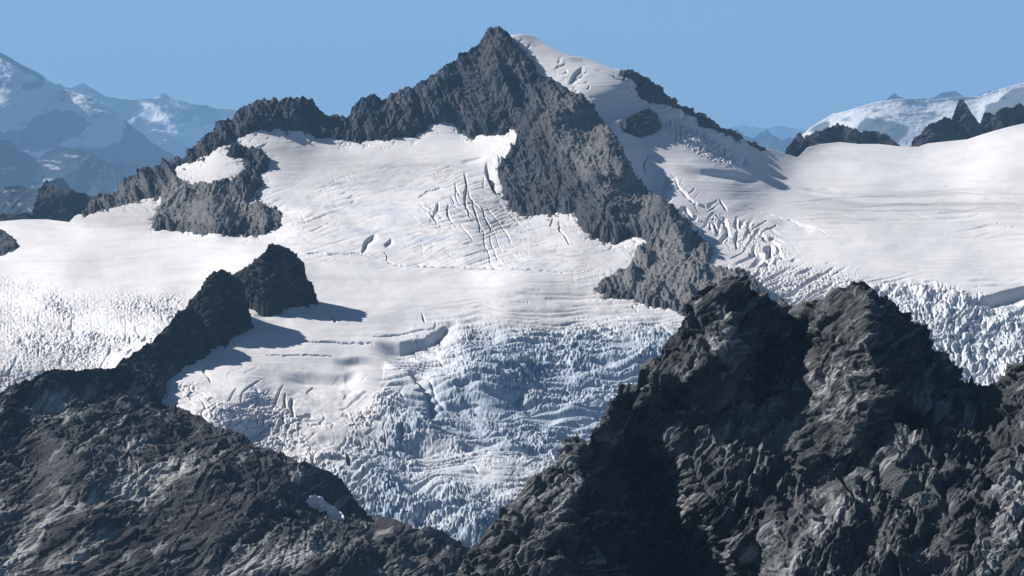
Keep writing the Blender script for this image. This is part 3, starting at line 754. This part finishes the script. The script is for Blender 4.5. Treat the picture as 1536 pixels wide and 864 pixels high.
build_rock_on_main('rock_knoll', m_knoll, (1105, 1165, 250), 'tiny dark knoll on the skyline at the lower right end of the summit snow', 'rock', lift=5, amp=3, scale=20, jag=3)
build_rock_on_main('rock_outcrop', m_outcrop, (915, 1005, 225), 'dark rock outcrop poking from shaded snow below the summit dome', 'rock', lift=16, amp=7, scale=30, jag=0)
build_rock_on_main('moraine_rock', m_edge, (-230, 60, 430), 'low brown rock strip at the left edge of the snow plateau', 'rock', lift=6, amp=5, scale=30, jag=0)

def dconst(pts, sig=4.0, edges=()): return depth_field(pts, sig, edges)

# towers on the spine in the middle of the ice
TW1 = [(348, 470), (350, 420), (354, 417), (360, 413), (368, 407), (376, 399), (383, 392), (394, 386), (400, 372), (407, 367), (413, 370), (420, 374), (428, 376), (435, 381), (441, 387), (446, 394), (451, 404), (455, 414), (460, 423), (465, 432), (470, 445), (474, 470)]
TW2 = [(270, 520), (276, 476), (281, 466), (287, 455), (296, 448), (307, 437), (312, 422), (317, 415), (323, 410), (330, 407), (337, 410), (344, 416), (350, 417), (354, 421), (360, 435), (366, 455), (371, 478), (377, 508), (382, 530)]
TW3 = [(100, 620), (160, 566), (180, 549), (195, 538), (209, 529), (220, 521), (229, 514), (240, 502), (252, 490), (267, 473), (281, 468), (292, 468), (300, 478), (308, 498), (319, 525), (326, 550)]
BT1 = [(340, 462), (362, 452), (420, 454), (450, 456), (480, 462)]
BT2 = [(265, 520), (300, 512), (342, 514), (380, 524)]
BT3 = [(100, 640), (180, 600), (235, 600), (250, 560), (300, 540), (330, 540)]
d1 = dconst([(340, 360, 3860), (340, 480, 3740), (395, 360, 3790), (395, 480, 3690), (480, 360, 3990), (480, 480, 3870), (405, 367, 3800), (400, 450, 3710)], 5)
d2 = dconst([(260, 400, 3640), (260, 540, 3480), (320, 400, 3590), (315, 540, 3440), (390, 400, 3760), (390, 540, 3600)], 5)
d3 = dconst([(90, 480, 3300), (90, 660, 3000), (180, 549, 3220), (180, 600, 3080), (229, 515, 3330), (225, 600, 3080), (281, 466, 3440), (262, 545, 3330), (335, 460, 3600), (335, 550, 3470), (300, 530, 3420)], 5)
rock_sheet('rock_tower', M_tower, TW1, BT1, d1, 350, 473, 0.5, 170, 'pointed dark rock tower standing highest and farthest right on the spine in the glacier', 'rock tower', group='rock towers rising from the ice', scale=34, amp=9, jag=4, jagscale=9, back=(110, 1.2), front=(40, 1.5), seed=11, st=(1, 1, 0.5), slab=1)
rock_sheet('rock_tower', M_tower, TW2, BT2, d2, 272, 381, 0.5, 200, 'blunt dark rock tower in the middle of the spine casting the big shadow on snow', 'rock tower', group='rock towers rising from the ice', scale=34, amp=9, jag=4, jagscale=9, back=(110, 1.2), front=(40, 1.5), seed=17, st=(1, 1, 0.5), slab=1)
rock_sheet('rock_spine', M_tower, TW3, BT3, d3, 110, 324, 0.6, 180, 'dark sloping rock spine linking the foreground slope to the two towers', 'rock ridge', scale=40, amp=9, jag=4, jagscale=9, back=(110, 1.1), front=(60, 1.5), seed=23, st=(1, 1, 0.5), slab=1)

# foreground slope on the left
FL_TOP = [(-700, 700), (-400, 640), (-240, 640), (-120, 625), (0, 590), (21, 581), (52, 569), (80, 557), (115, 555), (149, 557), (180, 550), (205, 556), (225, 568), (233, 583), (238, 596), (243, 607), (278, 620), (312, 639), (333, 650), (361, 656), (385, 674), (417, 681),
          (448, 695), (455, 692), (486, 709), (512, 724), (524, 742), (539, 763), (556, 780), (575, 781), (594, 784), (622, 793), (643, 789), (671, 802), (692, 815), (716, 834), (760, 880), (860, 960)]
FL_PTS = [(-240, 640, 2500), (0, 590, 2560), (80, 557, 2640), (149, 557, 2680), (225, 566, 2740), (243, 607, 2700), (312, 639, 2640), (385, 674, 2590), (455, 692, 2560), (486, 710, 2640), (512, 724, 2670), (539, 763, 2650), (558, 781, 2600), (594, 784, 2420), (643, 789, 2400),
          (716, 834, 2400), (860, 960, 2330), (-240, 950, 2150), (0, 950, 2200), (200, 950, 2180), (400, 950, 2170), (600, 950, 2190), (750, 960, 2230),
          (447, 703, 2520), (466, 742, 2465), (500, 773, 2440), (535, 787, 2430), (60, 640, 2520), (40, 760, 2380), (130, 720, 2390), (250, 690, 2480), (200, 780, 2350), (330, 740, 2390), (330, 820, 2270), (450, 790, 2340),
          (560, 820, 2340), (480, 850, 2230), (400, 830, 2260), (510, 820, 2310), (640, 850, 2310), (100, 600, 2610), (120, 850, 2270), (260, 840, 2250)]
D_FL = dconst(FL_PTS, 7)
FLp = poly_mask([[(95, 765), (150, 735), (185, 700), (300, 690), (285, 712), (215, 765), (170, 752), (120, 775)], [(285, 864), (320, 850), (400, 828), (440, 822), (512, 815), (470, 840), (400, 862), (330, 880)], [(-20, 815), (30, 800), (110, 745), (60, 810), (30, 880), (-20, 880)],
                 [(25, 612), (60, 595), (120, 582), (150, 590), (60, 628)], [(595, 850), (640, 835), (625, 850), (600, 862)], [(455, 735), (420, 700), (380, 690), (450, 712)], [(150, 680), (200, 665), (240, 660), (190, 690)], [(630, 806), (650, 800), (672, 808), (650, 812)], [(60, 850), (150, 800), (170, 800), (90, 864)]], 5)
fl_patch = lambda u, v: np.clip(FLp(*jitter(u, v, 9, 26, 70)) * (0.15 + 1.1 * sst(-0.2, 0.25, fbm2((u + v) / 9, (v - u) / 36, 5, 71, 0.65))) + 0.5 * sst(0.22, 0.42, fbm2((u * 0.6 + v) / 12, (v - u) / 60, 5, 73, 0.65)), 0, 1) * 0.9
def fl_extra(u, v, P):
    a = u * 0.86 - v * 0.5; b = u * 0.5 + v * 0.86
    return 17 * fbm2(a / 210, b / 60, 4, 81, 0.45) * sst(0, 40, v - interp(FL_TOP, u[0])[None])
rock_sheet('rocky_slope', M_near, FL_TOP, [(-240, 960), (860, 990)], D_FL, -700, 850, 0.8, 560, 'dark heathery rock slope with pale slabs filling the lower left', 'mountain slope', 'structure', scale=46, amp=5.5, jag=3.0, jagscale=9,
           rot=-0.6, st=(0.55, 1, 1), back=(260, 0.9), front=(500, 0.9), patch=fl_patch, extra=fl_extra, seed=31, slab=0.6, warp=0.2, slab_set=(),
           plate_set=(((40, 22, 7), -0.5, 0.2, 0.35, 15), ((10, 6, 2.4), -0.5, 0.1, 0.3, 19)),
           joints=((26, -0.5, 0.2, 2.4, 3.0, 311), (11, -0.6, 0.3, 1.3, 1.5, 313), (45, -1.2, 0.3, 1.8, 1.8, 315)))

# foreground crag on the right
FR_TOP = [(600, 960), (690, 870), (714, 835), (721, 824), (733, 812), (745, 800), (756, 783), (769, 762), (787, 748), (808, 724), (835, 710), (849, 692), (853, 673), (858, 667), (864, 665), (869, 671), (872, 676), (881, 670), (888, 654), (908, 633),
          (915, 618), (922, 606), (936, 588), (957, 580), (964, 564), (970, 556), (980, 545), (994, 533), (1009, 515), (1022, 502), (1030, 480), (1036, 462), (1043, 449), (1050, 441), (1057, 435), (1074, 427), (1084, 426), (1095, 422), (1104, 424),
          (1112, 426), (1120, 425), (1126, 433), (1133, 441), (1147, 451), (1168, 457), (1180, 457), (1192, 459), (1203, 454), (1212, 455), (1217, 457), (1224, 453), (1244, 450), (1258, 440), (1268, 432), (1276, 431), (1286, 429), (1295, 430),
          (1309, 438), (1319, 449), (1333, 453), (1345, 461), (1354, 470), (1371, 492), (1392, 520), (1413, 544), (1425, 560), (1437, 576), (1448, 581), (1456, 586), (1461, 580), (1468, 592), (1479, 597), (1487, 593), (1493, 590), (1500, 586),
          (1510, 572), (1524, 551), (1536, 539), (1600, 500), (1700, 470), (1780, 430), (1900, 470), (2050, 420), (2300, 480)]
FR_PTS = [(600, 960, 2120), (714, 835, 2130), (769, 762, 2160), (835, 710, 2180), (870, 672, 2200), (922, 606, 2240), (964, 564, 2260), (1022, 502, 2290), (1043, 449, 2320), (1095, 422, 2330), (1133, 441, 2370), (1175, 459, 2440), (1200, 457, 2430), (1250, 447, 2310),
          (1290, 429, 2290), (1333, 453, 2390), (1371, 492, 2480), (1400, 530, 2530), (1437, 576, 2560), (1479, 597, 2310), (1510, 572, 2270), (1536, 539, 2250), (1780, 430, 2200),
          # first summit buttress and its shadowed right side
          (1100, 470, 2270), (1085, 530, 2205), (1125, 490, 2310), (1150, 540, 2400), (1185, 500, 2450), (1125, 570, 2330), (1195, 545, 2360),
          # second summit: lit wall left of the arete, black wall right of it
          (1240, 520, 2240), (1300, 470, 2225), (1310, 530, 2170), (1324, 590, 2130), (1300, 640, 2110), (1385, 635, 2440), (1340, 660, 2270), (1200, 600, 2225), (1160, 640, 2210), (1230, 680, 2140),
          (1150, 600, 2290), (1290, 700, 2130), (1310, 720, 2150), (1250, 740, 2120), (1220, 760, 2120),
          # right block with the long sunlit edge
          (1446, 592, 2290), (1408, 622, 2200), (1345, 675, 2120), (1285, 735, 2070), (1240, 790, 2020), (1175, 864, 1960), (1120, 950, 1900), (1330, 700, 2100), (1420, 680, 2120), (1500, 660, 2150), (1380, 780, 2010), (1500, 800, 1960),
          (1300, 864, 1950), (1450, 900, 1900), (1536, 860, 1900), (1780, 950, 1850), (1600, 600, 2180), (1780, 600, 2150), (1480, 740, 2080), (1440, 760, 2000),
          # lower middle wall
          (1150, 760, 2120), (1080, 720, 2150), (1100, 800, 2090), (1150, 864, 2050), (1085, 864, 2180), (1100, 950, 2100), (1180, 700, 2170), 
          # dark hollow on the left
          (960, 570, 2225), (1040, 560, 2190), (1105, 560, 2240), (955, 618, 2262), (1040, 622, 2250), (1110, 612, 2290), (1000, 640, 2240), (1090, 650, 2215), (905, 640, 2200), (935, 680, 2300), (960, 700, 2330), (1000, 760, 2350),
          (1045, 850, 2370), (1030, 700, 2180), (1060, 760, 2120), (880, 720, 2190), (960, 860, 2250),
          (865, 700, 2155), (850, 760, 2110), (845, 830, 2070), (820, 900, 2040), (780, 800, 2110), (740, 864, 2090), (800, 740, 2150), (870, 960, 2090), (980, 960, 2300)]
FR_PTS = [(a, b, 1250 + (c - 2200) * 0.62) for a, b, c in FR_PTS]
D_FR = dconst(FR_PTS, 4.5)
FR_lit = poly_mask([[(1448, 590), (1400, 625), (1330, 690), (1280, 730), (1190, 840), (1170, 880), (1210, 870), (1300, 750), (1360, 690), (1440, 620)], [(1500, 740), (1540, 720), (1560, 880), (1480, 880)], [(1230, 560), (1300, 540), (1310, 600), (1260, 640), (1210, 620)], [(1080, 470), (1105, 470), (1095, 540), (1070, 540)],
                 [(1110, 600), (1180, 600), (1180, 640), (1120, 660)]], 4)  # sunlit crest edge and lit faces, painted paler in the rock colour
fr_patch = lambda u, v: np.clip(FR_lit(*jitter(u, v, 14, 22, 75)) * 1.1 * sst(-0.15, 0.25, fbm2((u + v) / 7, (v - u) / 34, 5, 76, 0.7)) + 0.7 * sst(0.2, 0.4, fbm2((u + v) / 12, (v - u) / 60, 5, 78, 0.65)), 0, 1) * 0.85  # painted sunlit zones plus random pale streaks of the rock
def fr_extra(u, v, P):
    a = (u - v) * 0.707; b = (u + v) * 0.707
    r = 5.0 * fbm2(a / 110, b / 34, 4, 83, 0.5, ridged=True)
    return r * sst(0, 30, v - interp(FR_TOP, u[0])[None])
rock_sheet('rocky_crag', M_crag, FR_TOP, [(600, 980), (2300, 995)], D_FR, 610, 2300, 0.72, 720, 'black jagged twin summit crag filling the lower right', 'mountain', 'structure', scale=34, amp=5.6, jag=2.6, jagscale=5, rot=-0.75, st=(0.5, 1, 1.2),
           back=(200, 1.1), front=(400, 1.0), patch=fr_patch, extra=fr_extra, seed=37, gain=0.54, slab=0.6, warp=0.12, slab_set=(),
           plate_set=(((46, 24, 11), -0.8, 0.35, 0.4, 3), ((24, 11, 4.5), -0.75, 0.25, 0.55, 5), ((9, 5, 1.7), -0.65, 0.15, 0.5, 9)),
           joints=((15, -0.75, 0.2, 1.6, 3.0, 301), (26, 1.1, 0.4, 1.8, 2.6, 303), (38, -1.25, 0.2, 3.0, 5, 309), (4.5, -0.7, 0.1, 0.7, 0.9, 305), (10, -0.5, 0.3, 0.9, 1.3, 307)))

# snow patch on the left slope
def snow_patch():
    U, V, t = grid(462, 520, 0.5, [(462, 744), (475, 747), (490, 757), (505, 768), (520, 780)], [(462, 746), (475, 753), (490, 762), (505, 773), (520, 782)], 40)
    D = 1.0 / D_FL(U, V) - 9; P = W(U, V, D)
    V = V + 3 * fbm2(U / 7, V / 7, 3, 9); P = W(U, V, D)
    e = np.minimum(t, 1 - t) * 2 * np.ones_like(U) + 0.35 * fbm2(U / 6, V / 3, 3, 8); e2 = sst(0, 0.12, (U - 462) / 58) * sst(0, 0.12, (520 - U) / 58)
    n = normals(P); P = P + n * (10 * (np.sqrt(np.clip(e * e2, 0, 1))) - 6)[..., None]
    o = mesh_obj('snow_patch', P, M_snow, attrs={'dirt': np.zeros(U.shape), 'ice': np.zeros(U.shape)})
    tag(o, 'small white snow patch lying under the black cliff of the lower left slope', 'snow patch')
snow_patch()

# dark crags behind the right snowfield
def crag(name, top, D, label, vb, seed, du=0.45, jag=8, cat='rock', amp=12, mat=None, wob=60, slope=1.2):
    u0 = top[0][0]; u1 = top[-1][0]
    pts = []
    for (u, v) in top[::2] + [top[-1]]:
        pts.append((u, v, D + wob * math.sin(u / 9.0)))
        pts.append((u, vb + 20, D - 1.39 * (vb + 20 - v) / slope + wob * math.sin(u / 9.0)))
    d = depth_field(pts, 4.0)
    return rock_sheet(name, mat or M_tower, top, [(u0, vb), (u1, vb)], d, u0, u1, du, 90, label, cat, scale=45, amp=amp, jag=jag, jagscale=14, back=(200, 1.0), front=(60, 1.0), seed=seed, st=(1, 1, 0.5), slab=1)
crag('rock_crag', [(1172, 250), (1178, 229), (1185, 219), (1191, 210), (1197, 203), (1201, 200), (1205, 206), (1208, 212), (1213, 206), (1218, 203), (1228, 200), (1239, 195), (1250, 191), (1260, 188), (1270, 191), (1281, 195), (1288, 201), (1300, 200), (1312, 199), (1323, 200), (1333, 202), (1338, 208), (1343, 215), (1352, 222), (1360, 240)],
     6900, 'long low black crag behind the snow saddle, left of the pointed pinnacle', 246, 41)
crag('rock_pinnacle', [(1364, 240), (1368, 216), (1375, 207), (1382, 204), (1386, 197), (1389, 190), (1396, 187), (1402, 185), (1409, 180), (1416, 176), (1421, 178), (1425, 182), (1429, 175), (1432, 166), (1437, 157), (1441, 151), (1445, 148), (1448, 151), (1455, 165), (1461, 174), (1465, 182), (1470, 187), (1474, 192), (1478, 225)],
     7000, 'black pointed rock pinnacle rising from the snow crest on the right', 240, 43, jag=6)
crag('rock_crag', [(1464, 225), (1470, 190), (1475, 173), (1482, 169), (1488, 172), (1493, 175), (1499, 167), (1505, 161), (1511, 160), (1517, 163), (1527, 157), (1536, 160), (1550, 155), (1580, 150), (1620, 150), (1650, 190)],
     7050, 'jagged black crag above the snow at the right edge beside the pinnacle', 228, 47)
crag('rock_crag', [(40, 345), (50, 323), (52, 308), (57, 296), (61, 289), (66, 280), (71, 274), (77, 279), (83, 284), (90, 289), (104, 290), (118, 291), (128, 295), (139, 300), (153, 303), (170, 312), (185, 330)],
     7600, 'small dark crag beyond the left edge of the snow plateau', 350, 53, amp=14)
crag('rock_crag', [(-200, 340), (-100, 330), (0, 323), (20, 322), (40, 320), (60, 326), (90, 340)], 7000, 'low dark rock rim behind the snow at the left edge', 345, 59, jag=4, amp=6)

# distant mountains
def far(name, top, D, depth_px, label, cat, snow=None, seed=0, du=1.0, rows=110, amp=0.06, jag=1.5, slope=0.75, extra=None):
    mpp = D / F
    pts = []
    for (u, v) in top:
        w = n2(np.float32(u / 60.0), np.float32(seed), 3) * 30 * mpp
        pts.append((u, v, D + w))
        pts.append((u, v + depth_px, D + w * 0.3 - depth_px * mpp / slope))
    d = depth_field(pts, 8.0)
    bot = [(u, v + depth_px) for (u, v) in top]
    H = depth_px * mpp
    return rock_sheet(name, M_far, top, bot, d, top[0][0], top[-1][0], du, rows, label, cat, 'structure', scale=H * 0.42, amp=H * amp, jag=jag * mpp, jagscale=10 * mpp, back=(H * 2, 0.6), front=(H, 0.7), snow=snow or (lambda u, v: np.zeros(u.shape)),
                      seed=seed, st=(1, 1, 0.5), rot=0.2, extra=extra)

vol_rock = poly_mask([[(50, 178), (85, 166), (112, 168), (126, 182), (128, 196), (118, 205), (95, 212), (80, 222), (40, 230), (-240, 230), (-240, 200), (-60, 196), (20, 200), (45, 190)], [(30, 125), (62, 122), (64, 132), (40, 138), (28, 132)], [(-60, 118), (8, 118), (5, 128), (-60, 130)],
                      [(190, 178), (184, 198), (180, 214), (150, 223), (110, 224), (60, 236), (60, 420), (420, 420), (420, 150)], [(-10, 74), (35, 100), (72, 122), (60, 122), (30, 104), (0, 90)]], 2.5)
def vol_snow(u, v):
    ju, jv = jitter(u, v, 6, 16, 80)
    s = 1 - sst(0.3, 0.7, vol_rock(ju, jv))
    return np.clip(s * sst(-0.75, -0.15, fbm2(u / 30 + v / 60, v / 9 - u / 50, 5, 86, 0.6)) , 0, 1) * 0.9
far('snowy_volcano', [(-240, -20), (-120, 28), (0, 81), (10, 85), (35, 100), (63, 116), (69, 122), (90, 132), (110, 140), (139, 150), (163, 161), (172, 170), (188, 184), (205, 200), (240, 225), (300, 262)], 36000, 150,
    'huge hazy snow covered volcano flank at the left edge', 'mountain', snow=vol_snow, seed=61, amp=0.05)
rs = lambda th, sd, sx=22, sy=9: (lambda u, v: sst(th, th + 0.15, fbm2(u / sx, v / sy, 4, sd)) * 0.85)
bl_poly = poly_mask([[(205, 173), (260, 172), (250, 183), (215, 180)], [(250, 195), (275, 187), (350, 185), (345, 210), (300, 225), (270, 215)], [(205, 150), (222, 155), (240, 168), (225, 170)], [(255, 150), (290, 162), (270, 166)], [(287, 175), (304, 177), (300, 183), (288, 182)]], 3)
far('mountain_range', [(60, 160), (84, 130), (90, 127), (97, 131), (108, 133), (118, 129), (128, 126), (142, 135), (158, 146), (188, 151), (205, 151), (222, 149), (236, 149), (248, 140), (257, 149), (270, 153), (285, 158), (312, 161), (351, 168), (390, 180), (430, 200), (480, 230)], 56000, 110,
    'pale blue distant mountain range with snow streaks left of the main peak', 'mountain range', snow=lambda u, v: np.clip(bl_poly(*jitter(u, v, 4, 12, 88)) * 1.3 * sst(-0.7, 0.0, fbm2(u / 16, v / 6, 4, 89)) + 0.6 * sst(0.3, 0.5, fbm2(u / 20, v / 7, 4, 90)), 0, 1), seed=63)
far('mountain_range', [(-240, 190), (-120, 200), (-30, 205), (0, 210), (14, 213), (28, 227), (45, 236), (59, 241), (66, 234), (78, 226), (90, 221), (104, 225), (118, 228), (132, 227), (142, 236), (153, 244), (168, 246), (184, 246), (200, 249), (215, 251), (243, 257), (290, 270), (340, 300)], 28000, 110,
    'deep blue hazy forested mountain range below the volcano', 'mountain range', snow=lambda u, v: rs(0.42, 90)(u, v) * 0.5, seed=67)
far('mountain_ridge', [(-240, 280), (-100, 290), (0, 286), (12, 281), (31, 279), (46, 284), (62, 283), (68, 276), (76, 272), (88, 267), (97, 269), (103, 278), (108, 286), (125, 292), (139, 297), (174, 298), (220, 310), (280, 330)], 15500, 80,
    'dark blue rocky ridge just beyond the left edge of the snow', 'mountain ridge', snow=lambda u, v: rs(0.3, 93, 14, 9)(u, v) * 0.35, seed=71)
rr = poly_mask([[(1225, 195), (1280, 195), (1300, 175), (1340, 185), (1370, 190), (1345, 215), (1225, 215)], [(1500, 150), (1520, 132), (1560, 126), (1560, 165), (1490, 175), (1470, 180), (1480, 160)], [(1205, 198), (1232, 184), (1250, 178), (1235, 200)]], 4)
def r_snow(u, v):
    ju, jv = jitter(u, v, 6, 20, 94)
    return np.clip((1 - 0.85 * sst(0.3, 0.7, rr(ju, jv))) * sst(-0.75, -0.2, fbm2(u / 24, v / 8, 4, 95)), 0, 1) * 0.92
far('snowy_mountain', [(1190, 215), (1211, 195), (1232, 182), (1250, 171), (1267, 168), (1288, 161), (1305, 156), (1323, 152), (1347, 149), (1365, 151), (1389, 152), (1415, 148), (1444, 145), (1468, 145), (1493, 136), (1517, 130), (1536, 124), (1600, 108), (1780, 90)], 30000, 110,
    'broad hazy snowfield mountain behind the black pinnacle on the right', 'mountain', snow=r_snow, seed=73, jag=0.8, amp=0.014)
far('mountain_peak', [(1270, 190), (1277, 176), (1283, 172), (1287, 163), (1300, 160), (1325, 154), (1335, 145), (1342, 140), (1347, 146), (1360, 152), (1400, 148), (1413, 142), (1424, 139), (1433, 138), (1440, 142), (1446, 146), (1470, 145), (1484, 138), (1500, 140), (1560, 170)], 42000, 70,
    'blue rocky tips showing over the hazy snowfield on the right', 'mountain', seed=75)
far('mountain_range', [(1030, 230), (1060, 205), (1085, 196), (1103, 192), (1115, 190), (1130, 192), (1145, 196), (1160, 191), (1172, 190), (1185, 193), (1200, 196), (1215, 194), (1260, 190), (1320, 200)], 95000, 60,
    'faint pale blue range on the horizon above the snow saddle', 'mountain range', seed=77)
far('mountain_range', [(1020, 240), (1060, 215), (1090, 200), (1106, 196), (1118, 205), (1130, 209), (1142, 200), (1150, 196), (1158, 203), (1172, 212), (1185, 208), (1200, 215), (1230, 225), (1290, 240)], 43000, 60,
    'mid blue hazy hills in the gap right of the main peak', 'mountain range', seed=79)

# ------------------------------------------------------------------ the air
def build_haze():
    me = bpy.data.meshes.new('haze')
    x, y0, y1, z0, z1 = 112000, -4000, 118000, -900, 4600
    vs = [(-x, y0, z0), (x, y0, z0), (x, y1, z0), (-x, y1, z0), (-x, y0, z1), (x, y0, z1), (x, y1, z1), (-x, y1, z1)]
    me.from_pydata(vs, [], [(0, 3, 2, 1), (4, 5, 6, 7), (0, 1, 5, 4), (1, 2, 6, 5), (2, 3, 7, 6), (3, 0, 4, 7)])
    o = bpy.data.objects.new('haze', me); scene.collection.objects.link(o)
    m = bpy.data.materials.new('haze'); m.use_nodes = True; nt = m.node_tree
    for n in list(nt.nodes):
        if n.type == 'BSDF_PRINCIPLED': nt.nodes.remove(n)
    out = [n for n in nt.nodes if n.type == 'OUTPUT_MATERIAL'][0]
    v = nt.nodes.new('ShaderNodeVolumePrincipled')
    v.inputs['Color'].default_value = HAZE_COLOR + (1,)
    v.inputs['Density'].default_value = HAZE_DENSITY
    v.inputs['Anisotropy'].default_value = 0.0
    nt.links.new(v.outputs[0], out.inputs['Volume'])
    me.materials.append(m)
    tag(o, 'thin blue haze filling the air between the mountains', 'haze', 'stuff')
build_haze()
